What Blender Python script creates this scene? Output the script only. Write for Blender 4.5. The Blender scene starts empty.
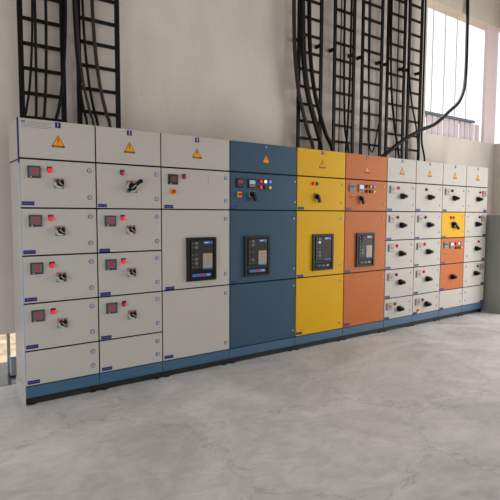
import bpy, math, random
from math import sin, cos, pi, radians
from mathutils import Vector, Matrix
random.seed(7)
scn = bpy.context.scene
COL = scn.collection

# ------------------------------------------------------------------ materials
def srgb(r, g, b):
    f = lambda c: (c/255/12.92) if c/255 <= .04045 else ((c/255+.055)/1.055)**2.4
    return (f(r), f(g), f(b), 1)

def mat(name, rgb, rough=.5, metal=0, emit=0, vary=0, scale=6, bump=0, bscale=60, spec=.5, emit_rgb=None):
    m = bpy.data.materials.new(name); m.use_nodes = True
    nt = m.node_tree; b = nt.nodes['Principled BSDF']
    b.inputs['Roughness'].default_value = rough
    b.inputs['Metallic'].default_value = metal
    b.inputs['Specular IOR Level'].default_value = spec
    c = srgb(*rgb)
    b.inputs['Base Color'].default_value = c
    if emit:
        b.inputs['Emission Color'].default_value = srgb(*(emit_rgb or rgb)); b.inputs['Emission Strength'].default_value = emit
    if vary or bump:
        tc = nt.nodes.new('ShaderNodeTexCoord')
    if vary:
        n = nt.nodes.new('ShaderNodeTexNoise'); n.inputs['Scale'].default_value = scale; n.inputs['Detail'].default_value = 6
        n.inputs['Roughness'].default_value = .6
        nt.links.new(tc.outputs['Object'], n.inputs['Vector'])
        r = nt.nodes.new('ShaderNodeValToRGB')
        r.color_ramp.elements[0].position = .3; r.color_ramp.elements[1].position = .7
        r.color_ramp.elements[0].color = tuple(x*(1-vary) for x in c[:3])+(1,)
        r.color_ramp.elements[1].color = tuple(min(1, x*(1+vary)) for x in c[:3])+(1,)
        nt.links.new(n.outputs['Fac'], r.inputs['Fac']); nt.links.new(r.outputs['Color'], b.inputs['Base Color'])
    if bump:
        n2 = nt.nodes.new('ShaderNodeTexNoise'); n2.inputs['Scale'].default_value = bscale; n2.inputs['Detail'].default_value = 4
        nt.links.new(tc.outputs['Object'], n2.inputs['Vector'])
        bp = nt.nodes.new('ShaderNodeBump'); bp.inputs['Strength'].default_value = bump; bp.inputs['Distance'].default_value = .01
        nt.links.new(n2.outputs['Fac'], bp.inputs['Height']); nt.links.new(bp.outputs['Normal'], b.inputs['Normal'])
    return m

M = {}
M['grey'] = mat('grey_powder_coat', (187, 183, 177), .45, vary=.03, scale=2.5, bump=.04, bscale=350, spec=.17)
M['blue'] = mat('blue_powder_coat', (58, 84, 106), .42, vary=.05, scale=2.5, bump=.04, bscale=350, spec=.17)
M['yellow'] = mat('yellow_powder_coat', (216, 166, 0), .5, vary=.03, scale=2.5, bump=.04, bscale=350, spec=.17)
M['orange'] = mat('orange_powder_coat', (186, 104, 50), .5, vary=.04, scale=2.5, bump=.04, bscale=350, spec=.17)
M['plinth'] = mat('plinth_blue', (58, 94, 124), .45, vary=.06, scale=4)
M['base'] = mat('base_black', (22, 23, 22), .7, vary=.2, scale=8)
M['frame'] = mat('gasket_dark', (16, 19, 32), .8, spec=.15)
M['navy'] = mat('navy_trim', (26, 36, 96), .5)
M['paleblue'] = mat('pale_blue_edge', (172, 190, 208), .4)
M['label'] = mat('label_blue', (26, 30, 104), .45, spec=.3)
M['white'] = mat('white_print', (232, 232, 232), .5)
M['labelgrey'] = mat('label_paper', (182, 179, 178), .5)
M['printgrey'] = mat('print_grey', (128, 126, 132), .5)
M['printred'] = mat('print_red', (176, 110, 110), .5)
M['printblue'] = mat('print_blue', (88, 100, 160), .5)
M['warn'] = mat('warning_yellow', (226, 160, 14), .5, spec=.2)
M['black'] = mat('black_plastic', (12, 12, 14), .5, spec=.25)
M['dark'] = mat('dark_plastic', (32, 34, 40), .5, spec=.25)
M['brown'] = mat('brown_black_plastic', (40, 32, 27), .5, spec=.25)
M['mid'] = mat('meter_frame_grey', (62, 66, 74), .5, spec=.3)
M['meterface'] = mat('meter_face', (96, 104, 114), .4, spec=.3)
M['palemeter'] = mat('pale_meter_frame', (132, 130, 124), .45)
M['paleface'] = mat('pale_meter_face', (180, 172, 166), .3)
M['ring'] = mat('switch_ring', (196, 198, 196), .35)
M['plate'] = mat('switch_plate', (120, 126, 124), .45)
M['lockmetal'] = mat('lock_metal', (186, 186, 206), .4)
M['lockslot'] = mat('lock_slot', (78, 80, 124), .5)
M['red'] = mat('red_paint', (190, 22, 26), .4)
M['redlamp'] = mat('lamp_red_lit', (210, 8, 12), .35, emit=.75, emit_rgb=(255, 16, 16))
M['redoff'] = mat('lamp_red_dim', (190, 16, 22), .25, emit=.12)
M['darkred'] = mat('lamp_red_off', (120, 22, 30), .25)
M['whitelamp'] = mat('lamp_white_lit', (255, 244, 200), .3, emit=.8)
M['bluelamp'] = mat('lamp_blue_lit', (40, 80, 230), .3, emit=.7, emit_rgb=(90, 130, 255))
M['greenlamp'] = mat('lamp_green', (24, 96, 38), .3)
M['greenlit'] = mat('lamp_green_bright', (30, 150, 70), .3, emit=.12)
M['yellowlamp'] = mat('lamp_yellow', (232, 190, 60), .3, emit=.15)
M['led'] = mat('red_digits', (170, 30, 44), .4, emit=.10, emit_rgb=(230, 30, 40))
M['leddim'] = mat('red_digits_dim', (140, 60, 66), .4)
M['lcd'] = mat('blue_grey_screen', (160, 186, 200), .25, emit=.12)
M['brkface'] = mat('breaker_face', (44, 44, 44), .5, spec=.25)
M['brkgrey'] = mat('breaker_button_grey', (104, 102, 98), .5)
M['brktan'] = mat('breaker_plate_tan', (164, 150, 132), .5)
M['brkblue'] = mat('breaker_blue', (40, 112, 190), .4)
M['cable'] = mat('cable_black', (14, 14, 15), .6, spec=.2, vary=.2, scale=20)
M['cablegrey'] = mat('cable_sheen', (44, 39, 34), .5, spec=.3, vary=.2, scale=20)
M['steel'] = mat('ladder_black_steel', (13, 14, 16), .6, spec=.2, vary=.2, scale=12)
M['pipe'] = mat('grey_pipe', (146, 154, 162), .5, vary=.1)

def wallmat(name, rgb, vary=.06, stain=True):
    m = bpy.data.materials.new(name); m.use_nodes = True
    nt = m.node_tree; b = nt.nodes['Principled BSDF']; b.inputs['Roughness'].default_value = .85
    b.inputs['Specular IOR Level'].default_value = .2
    c = srgb(*rgb)
    tc = nt.nodes.new('ShaderNodeTexCoord')
    mp = nt.nodes.new('ShaderNodeMapping'); mp.inputs['Scale'].default_value = (1, 1, .45)
    nt.links.new(tc.outputs['Object'], mp.inputs['Vector'])
    n = nt.nodes.new('ShaderNodeTexNoise'); n.inputs['Scale'].default_value = 2.2; n.inputs['Detail'].default_value = 8
    nt.links.new(mp.outputs['Vector'], n.inputs['Vector'])
    r = nt.nodes.new('ShaderNodeValToRGB'); e = r.color_ramp.elements
    e[0].position = .3; e[1].position = .65
    e[0].color = tuple(x*(1-vary*1.6) for x in c[:3])+(1,); e[1].color = tuple(min(1, x*(1+vary)) for x in c[:3])+(1,)
    nt.links.new(n.outputs['Fac'], r.inputs['Fac']); nt.links.new(r.outputs['Color'], b.inputs['Base Color'])
    n2 = nt.nodes.new('ShaderNodeTexNoise'); n2.inputs['Scale'].default_value = 25; n2.inputs['Detail'].default_value = 6
    nt.links.new(tc.outputs['Object'], n2.inputs['Vector'])
    bp = nt.nodes.new('ShaderNodeBump'); bp.inputs['Strength'].default_value = .25; bp.inputs['Distance'].default_value = .01
    nt.links.new(n2.outputs['Fac'], bp.inputs['Height']); nt.links.new(bp.outputs['Normal'], b.inputs['Normal'])
    return m
M['wall'] = wallmat('cream_plaster', (214, 206, 197))
M['pier'] = wallmat('pinkish_plaster', (232, 214, 216), .03)
M['dado'] = wallmat('grey_paint', (150, 152, 146), .05)
M['ceil'] = wallmat('ceiling_white', (170, 168, 166), .03)

def floormat():
    m = bpy.data.materials.new('trowelled_concrete'); m.use_nodes = True
    nt = m.node_tree; b = nt.nodes['Principled BSDF']; b.inputs['Roughness'].default_value = .62
    b.inputs['Specular IOR Level'].default_value = .2
    L = nt.links.new
    tc = nt.nodes.new('ShaderNodeTexCoord')
    def noise(s, d, dist=0, sc=(1, 1, 1), rough=.6):
        mp = nt.nodes.new('ShaderNodeMapping'); mp.inputs['Scale'].default_value = sc; mp.inputs['Rotation'].default_value = (0, 0, .5)
        L(tc.outputs['Object'], mp.inputs['Vector'])
        n = nt.nodes.new('ShaderNodeTexNoise'); n.inputs['Scale'].default_value = s; n.inputs['Detail'].default_value = d
        n.inputs['Distortion'].default_value = dist; n.inputs['Roughness'].default_value = rough
        L(mp.outputs['Vector'], n.inputs['Vector']); return n
    a = noise(1.1, 8, 1.2); c2 = noise(4.5, 8, 1.6, (1, 1.8, 1)); f = noise(40, 4)
    r = nt.nodes.new('ShaderNodeValToRGB'); e = r.color_ramp.elements
    e[0].position = .3; e[0].color = srgb(192, 190, 190); e[1].position = .68; e[1].color = srgb(234, 231, 230)
    L(a.outputs['Fac'], r.inputs['Fac'])
    r2 = nt.nodes.new('ShaderNodeValToRGB'); e = r2.color_ramp.elements
    e[0].position = .32; e[0].color = (.62, .62, .62, 1); e[1].position = .6; e[1].color = (1, 1, 1, 1)
    L(c2.outputs['Fac'], r2.inputs['Fac'])
    mx = nt.nodes.new('ShaderNodeMix'); mx.data_type = 'RGBA'; mx.blend_type = 'MULTIPLY'; mx.inputs[0].default_value = .38
    L(r.outputs['Color'], mx.inputs[6]); L(r2.outputs['Color'], mx.inputs[7])
    # hairline cracks
    v = nt.nodes.new('ShaderNodeTexVoronoi'); v.feature = 'DISTANCE_TO_EDGE'; v.inputs['Scale'].default_value = .9
    dm = nt.nodes.new('ShaderNodeMix'); dm.data_type = 'VECTOR'; dm.inputs[0].default_value = .25
    L(tc.outputs['Object'], dm.inputs[4]); L(c2.outputs['Color'], dm.inputs[5]); L(dm.outputs[1], v.inputs['Vector'])
    r3 = nt.nodes.new('ShaderNodeValToRGB'); e = r3.color_ramp.elements
    e[0].position = 0; e[0].color = (.72, .72, .72, 1); e[1].position = .008; e[1].color = (1, 1, 1, 1)
    L(v.outputs['Distance'], r3.inputs['Fac'])
    mx2 = nt.nodes.new('ShaderNodeMix'); mx2.data_type = 'RGBA'; mx2.blend_type = 'MULTIPLY'; mx2.inputs[0].default_value = .8
    L(mx.outputs[2], mx2.inputs[6]); L(r3.outputs['Color'], mx2.inputs[7])
    L(mx2.outputs[2], b.inputs['Base Color'])
    bp = nt.nodes.new('ShaderNodeBump'); bp.inputs['Strength'].default_value = .2; bp.inputs['Distance'].default_value = .006
    L(f.outputs['Fac'], bp.inputs['Height']); L(bp.outputs['Normal'], b.inputs['Normal'])
    return m
M['floor'] = floormat()
M['ground'] = mat('sandy_ground', (146, 132, 112), .9, vary=.6, scale=5)
M['groundshade'] = mat('shaded_ground', (70, 72, 76), .9, vary=.1, scale=5)  # dark grey paints in the shade on the outside ground by the wall
M['slat'] = mat('louvre_grey', (214, 200, 204), .6)
M['ledge'] = mat('ledge_blue_grey', (92, 102, 116), .6)
M['bezel'] = mat('lamp_bezel_navy', (30, 36, 88), .4)

# ------------------------------------------------------------------ mesh builder
class MB:
    def __init__(s): s.v = []; s.f = []; s.m = []; s.mats = []; s.sm = []
    def mi(s, m):
        if m not in s.mats: s.mats.append(m)
        return s.mats.index(m)
    def add(s, vs, fs, m, smooth=False):
        o = len(s.v); s.v += [tuple(x) for x in vs]; k = s.mi(m)
        for f in fs: s.f.append([o+i for i in f]); s.m.append(k); s.sm.append(smooth)
        return s
    def box(s, x0, x1, y0, y1, z0, z1, m, b=0):
        """box; b chamfers the edges round the front (-y) face"""
        if b:
            vs = [(x0+b, y0, z0+b), (x1-b, y0, z0+b), (x1-b, y0, z1-b), (x0+b, y0, z1-b),
                  (x0, y0+b, z0), (x1, y0+b, z0), (x1, y0+b, z1), (x0, y0+b, z1),
                  (x0, y1, z0), (x1, y1, z0), (x1, y1, z1), (x0, y1, z1)]
            fs = [(0, 1, 2, 3), (11, 10, 9, 8)]
            for a in (0, 4):
                for i in range(4):
                    j = (i+1) % 4; fs.append((a+i, a+4+i, a+4+j, a+j))
            return s.add(vs, fs, m)
        vs = [(x0, y0, z0), (x1, y0, z0), (x1, y1, z0), (x0, y1, z0), (x0, y0, z1), (x1, y0, z1), (x1, y1, z1), (x0, y1, z1)]
        return s.add(vs, [(0, 3, 2, 1), (4, 5, 6, 7), (0, 1, 5, 4), (1, 2, 6, 5), (2, 3, 7, 6), (3, 0, 4, 7)], m)
    def prism(s, pts, y0, y1, m):
        """pts (x,z) outline, extruded along y"""
        n = len(pts)
        vs = [(x, y0, z) for x, z in pts]+[(x, y1, z) for x, z in pts]
        fs = [tuple(range(n)), tuple(range(2*n-1, n-1, -1))]+[(i, i+n, (i+1) % n+n, (i+1) % n) for i in range(n)]
        return s.add(vs, fs, m)
    def bar(s, cx, cz, length, width, ang, y0, y1, m, off=0):
        c, sn = cos(ang), sin(ang); p = []
        for u, w in ((off-length/2, -width/2), (off+length/2, -width/2), (off+length/2, width/2), (off-length/2, width/2)):
            p.append((cx+u*c-w*sn, cz+u*sn+w*c))
        return s.prism(p, y0, y1, m)
    def disc(s, cx, cz, prof, m, n=20):
        """lathe about y; prof list of (radius, y) from back to front; capped at the front"""
        vs = []; fs = []
        for r, y in prof:
            for i in range(n):
                a = 2*pi*i/n; vs.append((cx+r*cos(a), y, cz+r*sin(a)))
        for k in range(len(prof)-1):
            for i in range(n):
                j = (i+1) % n; fs.append((k*n+i, (k+1)*n+i, (k+1)*n+j, k*n+j))
        fs.append(tuple((len(prof)-1)*n+i for i in range(n)))
        return s.add(vs, fs, m)
    def sector(s, cx, cz, r0, r1, a0, a1, y0, y1, m, n=8):
        p = [(cx+r1*cos(a0+(a1-a0)*i/n), cz+r1*sin(a0+(a1-a0)*i/n)) for i in range(n+1)]
        p += [(cx+r0*cos(a1-(a1-a0)*i/n), cz+r0*sin(a1-(a1-a0)*i/n)) for i in range(n+1)]
        return s.prism(p, y0, y1, m)
    def tube(s, pts, r, m, n=10):
        P = [Vector(p) for p in pts]; vs = []; fs = []
        for i, p in enumerate(P):
            t = (P[min(i+1, len(P)-1)]-P[max(i-1, 0)]).normalized()
            up = Vector((0, 1, 0)) if abs(t.y) < .9 else Vector((1, 0, 0))
            a = t.cross(up).normalized(); b = t.cross(a)
            for k in range(n):
                w = 2*pi*k/n; vs.append(p+r*(cos(w)*a+sin(w)*b))
        for i in range(len(P)-1):
            for k in range(n):
                j = (k+1) % n; fs.append((i*n+k, i*n+j, (i+1)*n+j, (i+1)*n+k))
        fs.append(tuple(range(n-1, -1, -1))); fs.append(tuple((len(P)-1)*n+k for k in range(n)))
        return s.add(vs, fs, m, True)
    def text(s, txt, cx, cz, size, y, m, thick=.0006):
        cu = bpy.data.curves.new('t', 'FONT'); cu.body = txt; cu.size = size; cu.align_x = 'CENTER'; cu.align_y = 'CENTER'
        cu.extrude = thick; cu.offset = 0
        o = bpy.data.objects.new('t', cu); COL.objects.link(o); bpy.context.view_layer.update()
        me = bpy.data.meshes.new_from_object(o.evaluated_get(bpy.context.evaluated_depsgraph_get()))
        s.add([(cx+v.co.x, y-v.co.z, cz+v.co.y) for v in me.vertices], [tuple(p.vertices) for p in me.polygons], m)
        bpy.data.objects.remove(o); bpy.data.curves.remove(cu); bpy.data.meshes.remove(me)
        return s
    def mesh(s, name):
        me = bpy.data.meshes.new(name); me.from_pydata(s.v, [], s.f)
        for m in s.mats: me.materials.append(M[m])
        me.polygons.foreach_set('material_index', s.m); me.polygons.foreach_set('use_smooth', s.sm)
        me.update()
        import bmesh
        bm = bmesh.new(); bm.from_mesh(me); bmesh.ops.recalc_face_normals(bm, faces=bm.faces); bm.to_mesh(me); bm.free()
        return me
    def build(s, name, parent=None, loc=(0, 0, 0)): return place(name, s.mesh(name), parent, loc)

def place(name, me, parent=None, loc=(0, 0, 0)):
    o = bpy.data.objects.new(name, me); COL.objects.link(o); o.location = loc
    if parent: o.parent = parent
    return o
def empty(name, loc, label, cat, group=None):
    o = bpy.data.objects.new(name, None); COL.objects.link(o); o.location = loc; o.empty_display_size = .1
    return tag(o, label, cat, group)
def tag(o, label, cat, group=None):
    o['label'] = label; o['category'] = cat
    if group: o['group'] = group
    return o
def struct(o): o['kind'] = 'structure'; return o

# ------------------------------------------------------------------ shared device meshes (origin = centre of the mounting face, front towards -y)
CACHE = {}
def dev(key, fn):
    if key not in CACHE:
        b = MB(); fn(b); CACHE[key] = b.mesh(key)
    return CACHE[key]

def d_meter(frame, face, led):
    def f(b):
        b.box(-.047, .047, -.014, 0, -.045, .045, frame, .004)
        b.box(-.035, .035, -.016, -.013, -.030, .034, face)
        if led:
            for r in range(2):
                for c in range(3):
                    b.box(-.018+c*.0145, -.0075+c*.0145, -.0175, -.0155, -.016+r*.022, .001+r*.022, led)
        b.box(-.03, -.02, -.0175, -.0135, -.041, -.034, 'ring')
        b.box(-.012, -.002, -.0175, -.0135, -.041, -.034, 'black')
    return f
def d_palemeter(b):
    b.box(-.05, .05, -.014, 0, -.045, .045, 'palemeter', .004)
    b.box(-.036, .036, -.016, -.013, -.034, .034, 'paleface')
    b.box(-.010, .012, -.0175, -.0155, -.024, .026, 'leddim')
    b.box(-.03, -.018, -.0175, -.0155, -.026, .028, 'printgrey'); b.box(.02, .03, -.0175, -.0155, -.026, .028, 'printgrey')
def d_ledmeter(b):
    b.box(-.043, .043, -.014, 0, -.043, .043, 'brown', .004)
    b.box(-.032, .032, -.016, -.013, -.032, .032, 'mid')
    b.box(-.026, .026, -.0175, -.0155, .004, .026, 'led')
    for i in range(3): b.disc(-.018+i*.018, -.017, [(.005, -.0155), (.005, -.018)], 'dark', 8)
def d_lcdmeter(b):
    b.box(-.045, .045, -.014, 0, -.043, .043, 'brown', .004)
    b.box(-.034, .034, -.0165, -.013, -.006, .032, 'lcd')
    b.box(-.034, .034, -.016, -.013, -.034, -.012, 'printgrey')
    for i in range(3): b.disc(-.02+i*.02, -.023, [(.005, -.0155), (.005, -.018)], 'dark', 8)
def d_greymeter(b):
    b.box(-.045, .045, -.014, 0, -.044, .044, 'palemeter', .004)
    b.box(-.034, .034, -.016, -.013, -.008, .034, 'meterface')
    b.box(-.03, .03, -.0175, -.0155, 0, .026, 'mid')
    for i in range(3): b.disc(-.02+i*.02, -.026, [(.005, -.0155), (.005, -.018)], 'dark', 8)
def d_lightmeter(b):
    b.box(-.045, .045, -.014, 0, -.044, .044, 'palemeter', .004)
    b.box(-.034, .034, -.016, -.013, -.008, .034, 'lcd')
    b.box(-.03, .03, -.0175, -.0155, -.03, -.016, 'mid')
def d_lamp(m, plate=True, r=.0165):
    def f(b):
        if plate: b.box(-.019, .019, -.004, 0, -.006, .029, 'bezel', .001)
        b.disc(0, 0, [(r+.003, 0), (r+.003, -.008), (r+.001, -.011)], 'bezel' if plate else 'dark')
        b.disc(0, 0, [(r, -.009), (r, -.016), (r*.85, -.021), (r*.5, -.024), (r*.15, -.025)], m)
    return f
def d_switch(b):            # round dial on a square plate, short lever
    b.box(-.039, .039, -.006, 0, -.039, .039, 'plate', .003)
    b.disc(0, 0, [(.037, -.005), (.037, -.011), (.035, -.013)], 'ring')
    b.sector(0, 0, .020, .036, radians(85), radians(165), -.0145, -.012, 'red')
    b.sector(0, 0, .016, .036, radians(-15), radians(70), -.0155, -.012, 'black')
    b.disc(0, 0, [(.021, -.012), (.020, -.026)], 'dark')
    b.bar(0, 0, .060, .017, radians(-45), -.040, -.012, 'black')
    b.bar(0, 0, .040, .004, radians(-45), -.042, -.039, 'ring')
def d_handle_up(b):         # bigger dial with a long black lever to the upper right
    b.box(-.050, .050, -.006, 0, -.052, .052, 'plate', .003)
    b.disc(0, 0, [(.048, -.005), (.047, -.013)], 'ring')
    b.sector(0, 0, .026, .046, radians(75), radians(130), -.0145, -.012, 'red')
    b.disc(0, 0, [(.034, -.012), (.030, -.034)], 'black')
    b.bar(0, 0, .140, .026, radians(38), -.050, -.030, 'black', .012)
    b.disc(.062, .048, [(.018, -.028), (.018, -.052)], 'black')
    b.bar(0, 0, .05, .006, radians(38), -.052, -.049, 'ring')
def d_knob(b):              # black rotary handle standing off the door
    b.box(-.036, .036, -.007, 0, -.036, .036, 'black', .003)
    b.disc(0, 0, [(.037, -.006), (.036, -.028), (.030, -.038)], 'black')
    b.bar(0, 0, .074, .048, radians(0), -.046, -.022, 'black')
    b.bar(0, 0, .056, .036, radians(0), -.066, -.045, 'black')
    b.bar(0, 0, .040, .022, radians(0), -.078, -.065, 'black')
    b.box(-.034, -.02, -.0085, -.006, -.034, -.024, 'ring')
def d_pistol(b):            # grey plate, black lever hanging down
    b.box(-.040, .032, -.006, 0, -.030, .036, 'plate', .003)
    b.disc(-.002, .002, [(.028, -.005), (.026, -.024)], 'black')
    b.bar(.004, -.002, .080, .024, radians(-72), -.044, -.018, 'black', .026)
    b.disc(.002, .004, [(.014, -.022), (.012, -.046)], 'dark')
def d_wide_lever(b):        # black block handle with a lever to the lower right
    b.box(-.046, .046, -.008, 0, -.044, .044, 'black', .003)
    b.disc(0, 0, [(.036, -.006), (.032, -.034)], 'black')
    b.bar(0, 0, .130, .026, radians(-38), -.056, -.022, 'black', .024)
    b.box(-.03, -.004, -.036, -.031, .004, .028, 'printblue')
    b.box(-.022, .002, -.036, -.031, -.028, -.006, 'ring')
def d_emstop(b):
    b.box(-.026, .026, -.004, 0, -.026, .026, 'warn', .001)
    b.disc(0, 0, [(.012, -.003), (.012, -.014), (.016, -.016), (.016, -.024), (.012, -.028)], 'red')
def d_selector(b):
    b.box(-.024, .024, -.004, 0, -.022, .022, 'warn', .001)
    b.disc(0, 0, [(.018, -.003), (.017, -.007)], 'orange')
    b.box(-.015, .015, -.016, -.006, -.004, .004, 'dark')
def d_smallbtn(b):
    b.disc(0, 0, [(.022, 0), (.022, -.006), (.02, -.008)], 'warn')
    b.disc(0, 0, [(.012, -.006), (.012, -.016)], 'darkred')
def d_lock(r):
    def f(b):
        b.disc(0, 0, [(r, 0), (r, -.003), (r*.9, -.004)], 'lockslot')
        b.disc(0, 0, [(r*.72, -.003), (r*.70, -.0058)], 'lockmetal')
        b.bar(0, 0, r*.9, r*.28, radians(20), -.0066, -.005, 'lockslot')
    return f
def d_plate(b):             # small engraved name plate, lettering too small to read
    b.box(-.044, .044, -.002, 0, -.0145, .0145, 'label')
    for i, (a, w) in enumerate(((-.034, .012), (-.018, .016), (.002, .010), (.016, .018))):
        b.box(a, a+w, -.0026, -.0019, -.0025, .0035, 'printblue')
def d_plate_small(b):
    b.box(-.036, .036, -.002, 0, -.013, .013, 'label')
    for a, w in ((-.026, .014), (-.006, .01), (.01, .016)):
        b.box(a, a+w, -.0026, -.0019, -.0025, .0035, 'printblue')
def d_warn(b):
    b.prism([(-.05, -.042), (.05, -.042), (0, .048)], -.0012, 0, 'black')
    b.prism([(-.045, -.039), (.045, -.039), (0, .041)], -.0020, -.0010, 'warn')
    b.prism([(-.004, .024), (.007, .024), (.001, .006), (.008, .006), (-.004, -.020), (-.001, -.002), (-.008, -.002)], -.0028, -.0018, 'red')
    b.box(-.047, .047, -.0026, -.001, -.046, -.033, 'black')
    for i in range(6): b.box(-.036+i*.0125, -.029+i*.0125, -.003, -.002, -.042, -.037, 'warn')
def d_warn_pale(b):
    b.prism([(-.05, -.042), (.05, -.042), (0, .036)], -.0012, 0, 'orange')
    b.prism([(-.040, -.036), (.040, -.036), (0, .026)], -.0020, -.0010, 'warn')
    b.box(-.047, .047, -.0026, -.001, -.046, -.026, 'dark')
    for i in range(6): b.box(-.036+i*.0125, -.029+i*.0125, -.003, -.002, -.038, -.032, 'warn')
def d_breaker(frame, style):
    def f(b):
        W, Hh = .157, .203
        # deep surround built from four bars and a recessed face
        b.box(-W, -W+.026, -.020, 0, -Hh, Hh, frame); b.box(W-.026, W, -.020, 0, -Hh, Hh, frame)
        b.box(-W+.026, W-.026, -.020, 0, Hh-.022, Hh, frame); b.box(-W+.026, W-.026, -.020, 0, -Hh, -Hh+.02, frame)
        b.box(-W+.026, W-.026, -.018, 0, -Hh+.085, -Hh+.105, frame)
        face = 'brkface'
        b.box(-W+.026, W-.026, -.006, 0, -Hh+.02, Hh-.022, 'black')
        b.box(-W+.045, W-.034, -.016, -.005, -Hh+.112, Hh-.03, face, .002)      # breaker front
        # upper badge, column of buttons and windows
        b.box(.02, .115, -.018, -.015, Hh-.062, Hh-.036, 'brkblue'); b.box(.03, .07, -.019, -.017, Hh-.053, Hh-.045, 'white')
        b.box(.082, .108, -.019, -.017, Hh-.055, Hh-.043, 'printblue')
        for k, z in enumerate((.150, .112, .040, .002, -.036, -.070)):
            mm = ('brkgrey', 'white' if style == 2 else 'brkgrey', 'mid', 'darkred' if style == 1 else 'brkgrey', 'brkgrey', 'mid')[k]
            if style == 3 and k in (0, 1): b.disc(-.06, z, [(.022, -.015), (.02, -.024)], 'black', 14)
            else: b.box(-.075, -.042, -.020, -.015, z-.012, z+.012, mm)
            b.box(-.105, -.092, -.018, -.015, z-.006, z+.006, 'brkgrey')
        if style != 2:
            b.box(.010, .112, -.019, -.015, -.082, .052, 'brktan')
            for k in range(5): b.box(.02, .10, -.0197, -.0187, -.05+k*.019, -.046+k*.019, 'printgrey')
            b.box(.010, .112, -.0195, -.015, -.096, -.082, 'brkblue')
        else:
            b.box(.02, .112, -.019, -.015, -.088, -.076, 'printblue')
            for k in range(6): b.box(-.02, .10, -.0172, -.0157, -.06+k*.028, -.057+k*.028, 'dark')
        # lower strip
        b.box(-.12, .118, -.014, -.005, -Hh+.028, -Hh+.078, 'black', .002)
        b.box(-.10, .10, -.016, -.013, -Hh+.038, -Hh+.066, 'brkblue' if style < 2 else 'dark')
        b.box(-.015, .02, -.018, -.015, -Hh+.042, -Hh+.062, 'red' if style < 2 else 'brkgrey')
        b.box(-.075, -.045, -.0175, -.0155, -Hh+.046, -Hh+.058, 'printblue'); b.box(.055, .085, -.0175, -.0155, -Hh+.046, -Hh+.058, 'ring')
        for sx in (-1, 1):
            for z in (-Hh+.01, Hh-.011): b.disc(sx*(W-.013), z, [(.006, -.019), (.005, -.022)], 'mid', 8)
    return f

DEV = {
 'meter': ('digital_meter', d_meter('mid', 'meterface', 'led')), 'meterdim': ('digital_meter', d_meter('dark', 'mid', 'leddim')),
 'pale': ('digital_meter', d_palemeter), 'ledm': ('digital_meter', d_ledmeter), 'lcdm': ('digital_meter', d_lcdmeter),
 'greym': ('digital_meter', d_greymeter), 'lightm': ('digital_meter', d_lightmeter),
 'lamp': ('indicator_lamp', d_lamp('redlamp')), 'lampoff': ('indicator_lamp', d_lamp('redoff')),
 'lampred': ('indicator_lamp', d_lamp('redoff', False)), 'lampdark': ('indicator_lamp', d_lamp('darkred', False)),
 'lred': ('indicator_lamp', d_lamp('redlamp', False)), 'lwhite': ('indicator_lamp', d_lamp('whitelamp', False)),
 'lblue': ('indicator_lamp', d_lamp('bluelamp', False)), 'lgreen': ('indicator_lamp', d_lamp('greenlamp', False)),
 'lgreen2': ('indicator_lamp', d_lamp('greenlit', False)), 'lyellow': ('indicator_lamp', d_lamp('yellowlamp', False)),
 'switch': ('rotary_switch', d_switch), 'handle': ('rotary_switch', d_handle_up), 'knob': ('rotary_switch', d_knob),
 'pistol': ('rotary_switch', d_pistol), 'wide': ('rotary_switch', d_wide_lever),
 'stop': ('emergency_stop', d_emstop), 'sel': ('selector_switch', d_selector), 'btn': ('push_button', d_smallbtn),
 'lock': ('lock', d_lock(.019)), 'locks': ('lock', d_lock(.0135)),
 'plate': ('name_plate', d_plate), 'plates': ('name_plate', d_plate_small),
 'warn': ('warning_sticker', d_warn), 'warnp': ('warning_sticker', d_warn_pale),
 'brk0': ('circuit_breaker', d_breaker('black', 0)), 'brk1': ('circuit_breaker', d_breaker('brown', 1)),
 'brk2': ('circuit_breaker', d_breaker('dark', 2)), 'brk3': ('circuit_breaker', d_breaker('black', 3)),
}
LBL = {'lred': 'round red lamp', 'lwhite': 'round white lamp', 'lblue': 'round blue lamp', 'lgreen': 'round green lamp', 'lgreen2': 'round green lamp',
       'lyellow': 'round yellow lamp', 'lamp': 'lit red lamp', 'ledm': 'meter with a red display', 'lcdm': 'meter with a pale display'}

# ------------------------------------------------------------------ the row of cabinets
X = [0, .576, 1.152, 1.875, 2.728, 3.467, 4.202, 4.783, 5.382, 5.961, 6.547]
H, HB, PT, PB = 2.2, 1.902, .154, .061
LR = [HB, 1.532, 1.167, .799, .430, PT]     # row lines, left pair
RR = [HB, 1.532, 1.168, .796, .425, PT]     # row lines, right four
BR = [HB, 1.532, .800, PT]                  # breaker cabinets
HG = .0078
G = .0058                                   # half gap between doors
GRP = 'switchgear cabinets in one long row'

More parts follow.
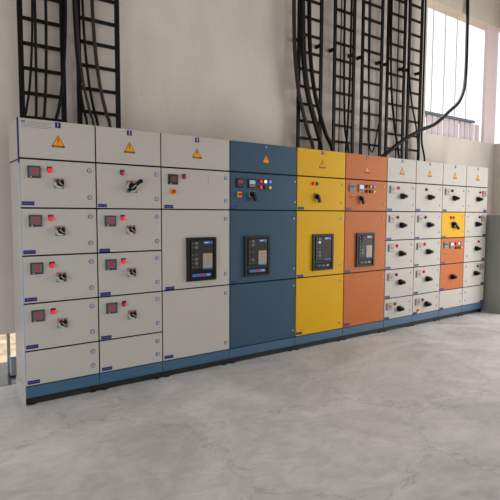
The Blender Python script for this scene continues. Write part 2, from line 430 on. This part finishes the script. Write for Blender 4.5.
def cabinet(i, colour, label, rows, doors, warn='warn'):
    x0, x1 = X[i], X[i+1]; w = x1-x0
    root = empty('switchgear_cabinet', (x0, 0, 0), label, 'electrical cabinet', GRP)
    MB().box(.001, w-.001, .020, .36, PT, HB-.012, colour).build('body', root)
    MB().box(.001, w-.001, .020, .40, HB, H, colour).build('header_box', root)
    MB().box(.0015, w-.0015, .010, .020, PT+.002, H-.002, 'frame').build('door_frame', root)
    MB().box(.001, w-.001, .0205, .36, HB-.012, HB, 'frame').build('header_joint', root)
    MB().box(.002, w-.002, .002, .34, PB, PT-.003, 'plinth', .003).build('plinth', root)
    b = MB().box(.003, w-.003, .035, .34, 0, PB, 'base')
    for u in (.03, w-.07): b.box(u, u+.04, .012, .036, 0, .012, 'base')
    b.build('base', root)
    hp = MB().box(G, w-G, 0, .010, 0, H-HB-HG, colour, .002).build('header_panel', root, (0, 0, HB+HG))
    cx = {0: .286, 1: .288, 2: .362, 3: .437, 4: .372, 5: .366, 6: .290, 7: .295, 8: .289, 9: .300}[i]
    s = .021 if i < 3 else (.014 if i == 3 else .018)
    nb = MB().box(-s, s, -.0015, 0, -s, s, 'label' if i != 3 else 'printblue')
    nb.text(str(i+1), 0, 0, s*(1.7 if i < 3 else 1.45), -.0017, 'white'); nb.build('number_sticker', hp, (cx, 0, 2.169-HB-HG if i else 2.171-HB-HG))
    place('warning_sticker', dev(warn, DEV[warn][1]), hp, (cx, 0, 2.048-HB-HG-(.02 if warn == 'warnp' else 0)))
    n = 0
    for k in range(len(rows)-1):
        zt, zb = rows[k], rows[k+1]
        spec = doors[k]; dc = spec.get('c', colour)
        dh = zt-zb-2*G
        d = MB().box(G, w-G, -.001, .010, 0, dh, dc, .002).build('door', root, (0, 0, zb+G))
        if spec.get('label'): d['label'] = spec['label']
        for key, dx, dz in spec['d']:
            nm, fn = DEV[key]
            o = place(nm, dev(key, fn), d, (dx, -.001, zt+dz-zb-G))
            if key in LBL: o['label'] = LBL[key]
    return root

# device offsets: x from the cabinet's left edge, z from the row's top line
def std_locks(w, rh, key='lock', left=False, e=.054):
    x = e+.02 if left else w-e
    if rh > .6: return [(key, x, -.085), (key, x, -rh+.112)]
    if rh > .3: return [(key, x, -.066), (key, x, -rh+.085)]
    return [(key, x, -.078), (key, x, -rh+.075)]
def left_full(w, plate=-.349): return [('meter', .103, -.0975), ('lamp', .216, -.080), ('switch', .284, -.178), ('plate', .056, plate+.014)]
w = X[1]-X[0]
d1 = [{'d': left_full(w)+std_locks(w, .366)}, {'d': left_full(w)+std_locks(w, .366)}, {'d': left_full(w)+std_locks(w, .366)},
      {'d': left_full(w)+std_locks(w, .366)}, {'d': [('plate', .060, -.245)]+std_locks(w, .27)}]
c1 = cabinet(0, 'grey', 'pale grey electrical cabinet numbered 1, leftmost in the row, with an information sheet on top', LR, d1)
hp = [o for o in c1.children if o.name.startswith('header_panel')][0]
b = MB().box(0, .230, -.001, 0, 0, .062, 'labelgrey')
b.box(.006, .034, -.0018, -.0009, .040, .054, 'printblue')
for k in range(5):
    b.box(.05 if k < 2 else .008, .222-.02*(k % 3), -.0018, -.0009, .050-k*.0105, .053-k*.0105, 'printred' if k < 1 else 'printgrey')
b.build('information_label', hp, (.018, 0, 2.128-HB-HG))
MB().box(-.004, .003, -.001, .022, HB-.035, H, 'navy').build('corner_trim', c1)
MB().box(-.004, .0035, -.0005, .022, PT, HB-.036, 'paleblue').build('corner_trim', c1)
MB().box(-.004, .0005, .002, .36, 0, PT-.0005, 'grey').build('side_panel', c1)

w = X[2]-X[1]
d2 = [{'d': [('lampoff', .219, -.072), ('handle', .303, -.183), ('plates', .048, -.345)]+std_locks(w, .366, e=.046)}]
lf = [('meter', .110, -.1015), ('lamp', .219, -.080), ('switch', .290, -.178), ('plate', .060, -.345)]
for k in range(3):
    d2.append({'d': [(('lampoff' if (q == 'lamp' and k == 2) else q), a, z) for q, a, z in lf]+std_locks(w, .366, e=.046)})
d2.append({'d': [('plate', .062, -.245)]+std_locks(w, .27, e=.050)})
cabinet(1, 'grey', 'pale grey electrical cabinet numbered 2, its top door with a long black handle', LR, d2)

w = X[3]-X[2]
def brk_locks(w, e): return [('lock', w-e, -.086), ('lock', w-e, -.620)]
d3 = [{'d': [('meterdim', .113, -.103), ('lampoff', .224, -.078), ('stop', .114, -.211), ('plate', .070, -.345)]+std_locks(w, .366, e=.048)},
      {'d': [('brk0', .400, -.462), ('plate', .075, -.712)]+brk_locks(w, .048)},
      {'d': [('plate', .060, -.610), ('lock', w-.048, -.078), ('lock', w-.048, -.574)]}]
r3 = cabinet(2, 'grey', 'wide pale grey electrical cabinet numbered 3, left of the blue one', BR, d3)
dd = [o for o in r3.children if o.name.startswith('door') and not o.name.startswith('door_frame')][0]
MB().bar(0, 0, .075, .0035, radians(86), -.0012, 0, 'printgrey').build('scratch', dd, (.480, -.001, 1.812-1.532-G))

w = X[4]-X[3]
lamps6 = lambda x, z, dx, keys: [(keys[r*3+c], x+c*dx, z-r*.059) for r in range(2) for c in range(3)]
d4 = [{'d': [('ledm', .114, -.107), ('lcdm', .257, -.107), ('stop', .112, -.218), ('pistol', .262, -.212), ('plates', .046, -.345)]
       + lamps6(.365, -.081, .0575, ['lred', 'lwhite', 'lblue', 'lred', 'lgreen', 'lyellow'])+std_locks(w, .366, 'locks', e=.030)},
      {'d': [('brk1', .325, -.462), ('plates', .052, -.712)]+[('locks', w-.036, -.086), ('locks', w-.036, -.622)]},
      {'d': [('locks', w-.034, -.076), ('locks', w-.040, -.565)]}]
cabinet(3, 'blue', 'dark blue electrical cabinet numbered 4 with six coloured lamps and a breaker window', BR, d4)

w = X[5]-X[4]
d5 = [{'d': [('lred', .236, -.074), ('lgreen2', .293, -.074), ('pistol', .285, -.214), ('plate', .060, -.345)]+std_locks(w, .366, 'locks', e=.057)},
      {'d': [('brk2', .388, -.462), ('plate', .062, -.712)]+[('locks', w-.062, -.085), ('locks', w-.062, -.626)]},
      {'d': [('plate', .050, -.612), ('locks', w-.058, -.080), ('locks', w-.058, -.574)]}]
cabinet(4, 'yellow', 'tall all-yellow electrical cabinet numbered 5 between the blue and the orange ones', BR, d5)

w = X[6]-X[5]
d6 = [{'d': [('greym', .107, -.098), ('lightm', .260, -.098), ('sel', .113, -.208), ('pistol', .258, -.218), ('plate', .060, -.345)]
       + lamps6(.360, -.073, .0615, ['lampdark', 'lyellow', 'lblue', 'lampdark', 'lgreen', 'lyellow'])+std_locks(w, .366, 'locks', e=.060)},
      {'d': [('brk3', .350, -.463), ('plate', .060, -.712)]+[('locks', w-.064, -.084), ('locks', w-.064, -.626)]},
      {'d': [('plate', .060, -.612), ('locks', w-.060, -.085), ('locks', w-.060, -.578)]}]
cabinet(5, 'orange', 'tall all-orange electrical cabinet numbered 6 right of the yellow one', BR, d6, 'warnp')

def right_full(w, lamp='lampred', meter=True):
    return ([('pale', .104, -.096)] if meter else [])+[(lamp, .226, -.073), ('knob', .302, -.176), ('plate', .060, -.347)]
w = X[7]-X[6]
L2 = lambda w, rh, e=.058: [(('locks'), a, z) for _, a, z in std_locks(w, rh, e=e)]
low7 = [('pale', .092, -.102), ('lampred', .209, -.078), ('knob', .292, -.150), ('plate', .055, -.248)]
d7 = [{'d': right_full(w, 'lamp' if False else 'lred')+L2(w, .366)}, {'d': right_full(w)+L2(w, .366)},
      {'d': right_full(w, 'lred')+L2(w, .366)}, {'d': right_full(w)+L2(w, .366)}, {'d': low7+L2(w, .27)}]
cabinet(6, 'grey', 'narrow pale grey electrical cabinet numbered 7, directly right of the orange one', RR, d7)
w = X[8]-X[7]
low8 = [('pale', .106, -.103), ('lampred', .216, -.086), ('knob', .295, -.150), ('btn', .108, -.216), ('plate', .057, -.250)]
d8 = [{'d': right_full(w, 'lampdark', False)+L2(w, .366)}, {'d': right_full(w)+L2(w, .366)},
      {'d': right_full(w, 'lred')+L2(w, .366)}, {'d': right_full(w, 'lred')+L2(w, .366)}, {'d': low8+L2(w, .27)}]
cabinet(7, 'grey', 'narrow pale grey electrical cabinet numbered 8 with an orange button on its lowest door', RR, d8)
w = X[9]-X[8]
d9 = [{'d': [('pale', .108, -.090), ('lampdark', .226, -.072), ('knob', .284, -.176), ('plate', .060, -.347)]+L2(w, .366)},
      {'c': 'yellow', 'label': 'yellow door', 'd': [('lred', .222, -.080), ('lgreen2', .280, -.080), ('wide', .290, -.182), ('plate', .060, -.347)]+L2(w, .366)},
      {'c': 'orange', 'label': 'orange door with six lamps', 'd': [('greym', .112, -.102), ('lightm', .255, -.106), ('sel', .106, -.222), ('plate', .060, -.347)]
       + lamps6(.362, -.086, .064, ['lred', 'lwhite', 'lblue', 'lampdark', 'lgreen', 'lyellow'])},
      {'c': 'orange', 'label': 'orange door with a black switch', 'd': [('knob', .290, -.190), ('plate', .060, -.347)]+L2(w, .366)},
      {'d': [('plate', .060, -.252)]+L2(w, .27)}]
cabinet(8, 'grey', 'pale grey electrical cabinet numbered 9 with one yellow and two orange doors', RR, d9)
w = X[10]-X[9]
def r10(lamp, meter=True):
    return ([('pale', .488, -.092)] if meter else [])+[(lamp, .378, -.074), ('knob', .320, -.178), ('plate', w-.060, -.347)]+[('locks', .075, -.066), ('locks', .080, -.281)]
d10 = [{'d': r10('lred')}, {'d': r10('lampdark')}, {'d': r10('lampred', False)}, {'d': r10('lampred')},
       {'d': [('plate', w-.060, -.252), ('locks', .07, -.078), ('locks', .07, -.195)]}]
cabinet(9, 'grey', 'narrow pale grey electrical cabinet numbered 10, rightmost in the row beside the low grey wall', RR, d10)

# ------------------------------------------------------------------ room
YW = .60; XR = 7.80; ZC = 5.6; XL = -3.6; YF = -9.0
WX0, WX1, WZ0, WZ1 = 5.78, 7.45, 2.735, 4.7
def bx(name, x0, x1, y0, y1, z0, z1, m): return struct(MB().box(x0, x1, y0, y1, z0, z1, m).build(name))
bx('floor', XL, XR, YF, YW, -.02, 0, 'floor')
b = MB()
OX = .34; OZ = .455                                        # low cable opening at the left end
b.box(XL-.2, OX, YW, YW+.2, OZ, ZC, 'wall'); b.box(XL-.2, -1.2, YW, YW+.2, 0, OZ, 'wall')
b.box(OX, WX0, YW, YW+.2, 0, ZC, 'wall'); b.box(WX0, XR+.2, YW, YW+.2, 0, WZ0, 'wall')
b.box(WX0, XR+.2, YW, YW+.2, WZ1, ZC, 'wall')
struct(b.build('wall_back'))
bx('trim_1', WX1, XR, YW, YW+.05, WZ0, WZ1, 'pier')
b = MB(); b.box(XR, XR+.2, YF, -4.4, 0, ZC, 'wall'); b.box(XR, XR+.2, -1.2, YW, 0, WZ0, 'wall')
b.box(XR, XR+.2, -1.2, YW, 4.7, ZC, 'wall'); b.box(XR, XR+.2, -4.4, -1.2, 3.6, ZC, 'wall')
struct(b.build('wall_right'))
b = MB(); b.box(XL-.2, XL, YF, -4.2, 0, ZC, 'wall'); b.box(XL-.2, XL, -1.0, YW, 0, ZC, 'wall'); b.box(XL-.2, XL, -4.2, -1.0, 3.0, ZC, 'wall')
struct(b.build('wall_left'))
b = MB(); b.box(XL, XR, YF-.2, YF, 0, 1, 'wall'); b.box(XL, XR, YF-.2, YF, 3.6, ZC, 'wall')
for k in range(4): b.box(XL+k*3.6, XL+k*3.6+.6, YF-.2, YF, 1, 3.6, 'wall')
struct(b.build('wall_front'))
bx('ceiling', XL-.2, XR+.2, YF-.2, YW+.2, ZC, ZC+.15, 'ceil')
# low grey-painted wall beside the last cabinet
b = MB(); b.box(6.625, 6.76, -.38, YW, 0, 1.46, 'dado'); b.box(6.615, 6.77, -.38, YW, 1.46, 1.49, 'dado')
b.box(6.617, 6.625, -.38, YW, 0, .09, 'dado')
struct(b.build('wall_partition'))
bx('ground', -14, 20, -18, 16, -.12, -.021, 'ground')
bx('shade_strip_2', XL, XR, YW+.2, 1.36, -.021, -.004, 'groundshade')  # strip coloured as the shaded band of ground behind the building
bx('shade_strip_3', XL, OX+1, YW, YW+.2, -.021, -.004, 'groundshade')
# window with louvres and ledge
win = struct(bpy.data.objects.new('window_1', None)); COL.objects.link(win); win.location = (WX0, YW, WZ0)
WW = WX1-WX0
for k in range(11):
    u = .01+k*.152+(.012 if k % 3 == 1 else 0); ww = .118-.006*(k > 5)
    MB().box(u, u+ww, .08, .10, 0, .30, 'slat').build('louvre_slat', win)
b = MB(); b.box(-.02, 1.42, .02, .20, .300, .335, 'ledge'); b.build('ledge', win)
b = MB()
for u in (.30, .62, .94, 1.26): b.box(u-.006, u+.006, .10, .112, .335, WZ1-WZ0, 'slat')
b.build('window_bar', win)

# ------------------------------------------------------------------ cable ladders
def ladder(x0, x1, z_rung, label, ztop=ZC):
    root = empty('cable_ladder', ((x0+x1)/2, .5, 0), label, 'cable ladder', 'cable ladders on the back wall')
    hw = (x1-x0)/2; t = .020
    for s in (-1, 1):
        b = MB(); b.box(s*hw-t, s*hw+t, -.012, .012, 0, ztop-.001, 'steel')
        b.build('side_rail', root)
    z = z_rung % .203
    while z < ztop-.05:
        if z > 1.9: MB().box(-hw+t, hw-t, .0, .022, z-.014, z+.014, 'steel').build('rung', root)
        z += .203
    for z in (.6, 3.55, 5.2):
        for s in (-1, 1): MB().box(s*hw-.012, s*hw+.012, .012, .0995, z-.02, z+.02, 'steel').build('wall_bracket', root)
ladder(.112+.02, .469, 2.50, 'black cable ladder above grey cabinet 1, at the far left')
ladder(.605, .958, 2.406, 'black cable ladder above grey cabinet 2, second from the left')
ladder(3.170, 3.528, 2.612, 'black cable ladder rising behind the yellow cabinet, crossed by thick leaning cables')
ladder(3.76, 4.105, 2.622, 'black cable ladder above the seam between the yellow and orange cabinets')
ladder(4.267, 4.646, 2.632, 'black cable ladder above the right end of the orange cabinet, with a looped cable')
ladder(4.771, 5.129, 2.617, 'black cable ladder above cabinet 7, left of the last ladder')
ladder(5.23, 5.509, 2.632, 'black cable ladder above cabinet 8, rightmost and nearest the window')

def smooth(pts, n=8):
    P = [Vector(p) for p in pts]
    if len(P) == 2: P = [P[0], (P[0]+P[1])/2, P[1]]
    out = []
    for i in range(len(P)-1):
        p0, p1, p2, p3 = P[max(i-1, 0)], P[i], P[i+1], P[min(i+2, len(P)-1)]
        for k in range(n):
            t = k/n
            out.append(.5*((2*p1)+(p2-p0)*t+(2*p0-5*p1+4*p2-p3)*t*t+(3*p1-p0-3*p2+p3)*t**3))
    out.append(P[-1]); return out
def cable(pts, r, label, m='cable', y=.465, up=True, down=True, group='power cables on the cable ladders'):
    p = [(a, y, z) for a, z in pts]
    if up:
        (xa, _, za), (xb, _, zb) = p[0], p[1]; k = (xb-xa)/(za-zb) if down else .12
        p = [(xa-k*.42, y, ZC-.001), (xa-k*.42, y, za+1.5), (xa-k*.36, y, za+.7), (xa-k*.20, y, za+.25)]+p
    if down: p = p+[(p[-1][0], y, 1.9), (p[-1][0], y, 1.0), (p[-1][0], y, .001)]
    o = MB().tube(smooth(p), r*.88, m).build('power_cable'); tag(o, label, 'cable', group)
cable([(.155, 2.345), (.137, 2.245)], .011, 'black cable just right of the leftmost rail of the leftmost ladder')
cable([(.225, 2.352), (.222, 2.253)], .013, 'black cable left of centre on the leftmost ladder', y=.43)
cable([(.300, 2.362), (.292, 2.262)], .014, 'black cable at the centre of the leftmost ladder')
cable([(.413, 2.377), (.392, 2.273)], .016, 'black cable beside the right rail of the leftmost ladder')
cable([(.632, 2.402), (.655, 2.276)], .013, 'black cable beside the left rail of the ladder above cabinet 2')
cable([(.668, 2.406), (.702, 2.273)], .014, 'second leaning cable on the ladder above cabinet 2', 'cablegrey', y=.43)
cable([(.722, 2.415), (.752, 2.277)], .014, 'leaning cable at the middle of the ladder above cabinet 2')
cable([(.826, 2.428), (.865, 2.281)], .019, 'thick leaning cable right of the middle on the ladder above cabinet 2', 'cablegrey')
cable([(3.208, 2.724), (3.291, 2.499), (3.385, 2.282)], .026, 'thick brownish cable leaning behind the yellow cabinet, leftmost of its bundle', 'cablegrey')
cable([(3.303, 2.736), (3.405, 2.487), (3.484, 2.29)], .0235, 'thick cable leaning behind the yellow cabinet, second of its bundle', y=.426)
cable([(3.376, 2.745), (3.470, 2.519), (3.509, 2.279)], .022, 'thick cable leaning behind the yellow cabinet, third of its bundle', 'cablegrey', y=.4675)
cable([(3.441, 2.753), (3.556, 2.489), (3.68, 2.28)], .028, 'thick cable leaning furthest right behind the yellow cabinet', y=.432)
cable([(3.826, 2.801), (3.821, 2.279)], .008, 'thin black cable near the left rail of the ladder between yellow and orange cabinets')
cable([(3.915, 2.812), (3.931, 2.564), (4.003, 2.28)], .016, 'black cable bending right at the middle of the ladder between yellow and orange cabinets')
cable([(3.952, 2.816), (3.935, 2.5), (3.918, 2.286)], .016, 'black cable hanging straight at the middle of the ladder between yellow and orange cabinets', y=.432)
cable([(4.325, 2.857), (4.325, 2.534), (4.350, 2.303)], .009, 'thin black cable beside the left rail of the ladder above the orange cabinet', y=.43)
cable([(4.386, 2.869), (4.39, 2.478), (4.443, 2.326), (4.5, 2.423), (4.572, 2.695), (4.626, 2.9)], .011, 'black cable hanging in a loop above the orange cabinet', down=False)
cable([(4.866, 2.93), (4.919, 2.664), (5.022, 2.287)], .018, 'black cable leaning right on the ladder above cabinet 7')
cable([(4.900, 2.728), (4.903, 2.291)], .010, 'thin straight cable on the ladder above cabinet 7', y=.432)
cable([(5.308, 2.984), (5.402, 2.713), (5.468, 2.317)], .014, 'black cable leaning right on the rightmost ladder')
cable([(5.545, 3.008), (5.545, 2.579), (5.63, 2.297)], .016, 'black cable bending outward beside the right rail of the rightmost ladder', y=.475)
o = MB().tube(smooth([(4.36, .34, 2.226), (4.518, .3, 2.283), (4.822, .3, 2.468), (5.254, .3, 2.672), (5.601, .3, 2.799), (5.937, .3, 3.017), (6.212, .3, 3.222), (6.5, .4, 3.6), (6.7, .52, 4.4), (6.75, .56, 4.9)]), .026, 'cable').build('power_cable')
tag(o, 'thick black cable sweeping diagonally across the two rightmost ladders towards the window', 'cable')

# ------------------------------------------------------------------ at the low opening on the left
b = MB().tube([(.035, .93, -.004), (.035, .93, .6), (.035, .93, 1.2)], .014, 'pipe'); o = b.build('pipe')
tag(o, 'thin grey pipe standing outside the low opening left of cabinet 1', 'pipe')
b = MB().box(.035, .105, .83, .90, -.004, .17, 'pipe', .006); b.box(.03, .11, .825, .905, .17, .185, 'pipe'); b.box(.02, .12, .82, .91, -.004, .01, 'dark'); o = b.build('junction_post')
tag(o, 'short square grey post standing outside the low opening', 'post')

# ------------------------------------------------------------------ lights
wd = bpy.data.worlds.new('World'); scn.world = wd; wd.use_nodes = True
bg = wd.node_tree.nodes['Background']; bg.inputs['Color'].default_value = (.93, .96, 1, 1); bg.inputs['Strength'].default_value = 1.3
def area(name, loc, rot, sx, sy, e, col=(1, 1, 1)):
    l = bpy.data.lights.new(name, 'AREA'); l.shape = 'RECTANGLE'; l.size = sx; l.size_y = sy; l.energy = e; l.color = col
    o = bpy.data.objects.new(name, l); COL.objects.link(o); o.location = loc; o.rotation_euler = rot; return o
area('added_light_unseen_right_door', (XR-.02, -2.8, 1.8), (0, radians(90), 0), 3.5, 3.1, 195, (1, .975, .93))  # added light at an unseen opening, shaped to make the right end brighter
area('added_fill_front', (2.1, YF+.05, 2.4), (radians(90), 0, 0), 10, 2.6, 4, (1, 1, 1))  # weak soft fill added from the unseen side behind the camera
area('added_fill_unseen_left_door', (XL+.02, -2.6, 1.5), (0, radians(-90), 0), 2.9, 3.1, 72, (.96, .98, 1))  # added fill from the unseen left, lifts the left cabinets and wall
area('daylight_back_window', (6.6, YW-.04, 3.9), (radians(-90), 0, 0), 1.5, 1.5, 40, (1, .99, .98))
s = bpy.data.lights.new('sun', 'SUN'); s.energy = 5; s.angle = radians(.6); s.color = (1, .93, .8)
so = bpy.data.objects.new('sun', s); COL.objects.link(so)
so.rotation_euler = Vector((-.15, -1, -2.6)).to_track_quat('-Z', 'Y').to_euler()

# ------------------------------------------------------------------ camera
f, pitch, yaw, roll = 489.22, radians(-4.20132), radians(35.49676), radians(.22634)
fw = Vector((sin(yaw)*cos(pitch), cos(yaw)*cos(pitch), sin(pitch))); r = Vector((cos(yaw), -sin(yaw), 0)); u = r.cross(fw)
r2 = cos(roll)*r+sin(roll)*u; u2 = -sin(roll)*r+cos(roll)*u
cam = bpy.data.cameras.new('camera'); co = bpy.data.objects.new('camera', cam); COL.objects.link(co)
cam.sensor_width = 36; cam.lens = f*36/500; cam.clip_start = .05; cam.clip_end = 200
mw = Matrix((r2, u2, -fw)).transposed().to_4x4(); mw.translation = Vector((-.73301, -3.99556, 1.49231)); co.matrix_world = mw
scn.camera = co

scn.view_settings.view_transform = 'Standard'; scn.view_settings.look = 'None'; scn.view_settings.gamma = 1
scn.view_settings.use_curve_mapping = False; scn.view_settings.exposure = 0.0
scn.cycles.use_denoising = True
scn.cycles.max_bounces = 8
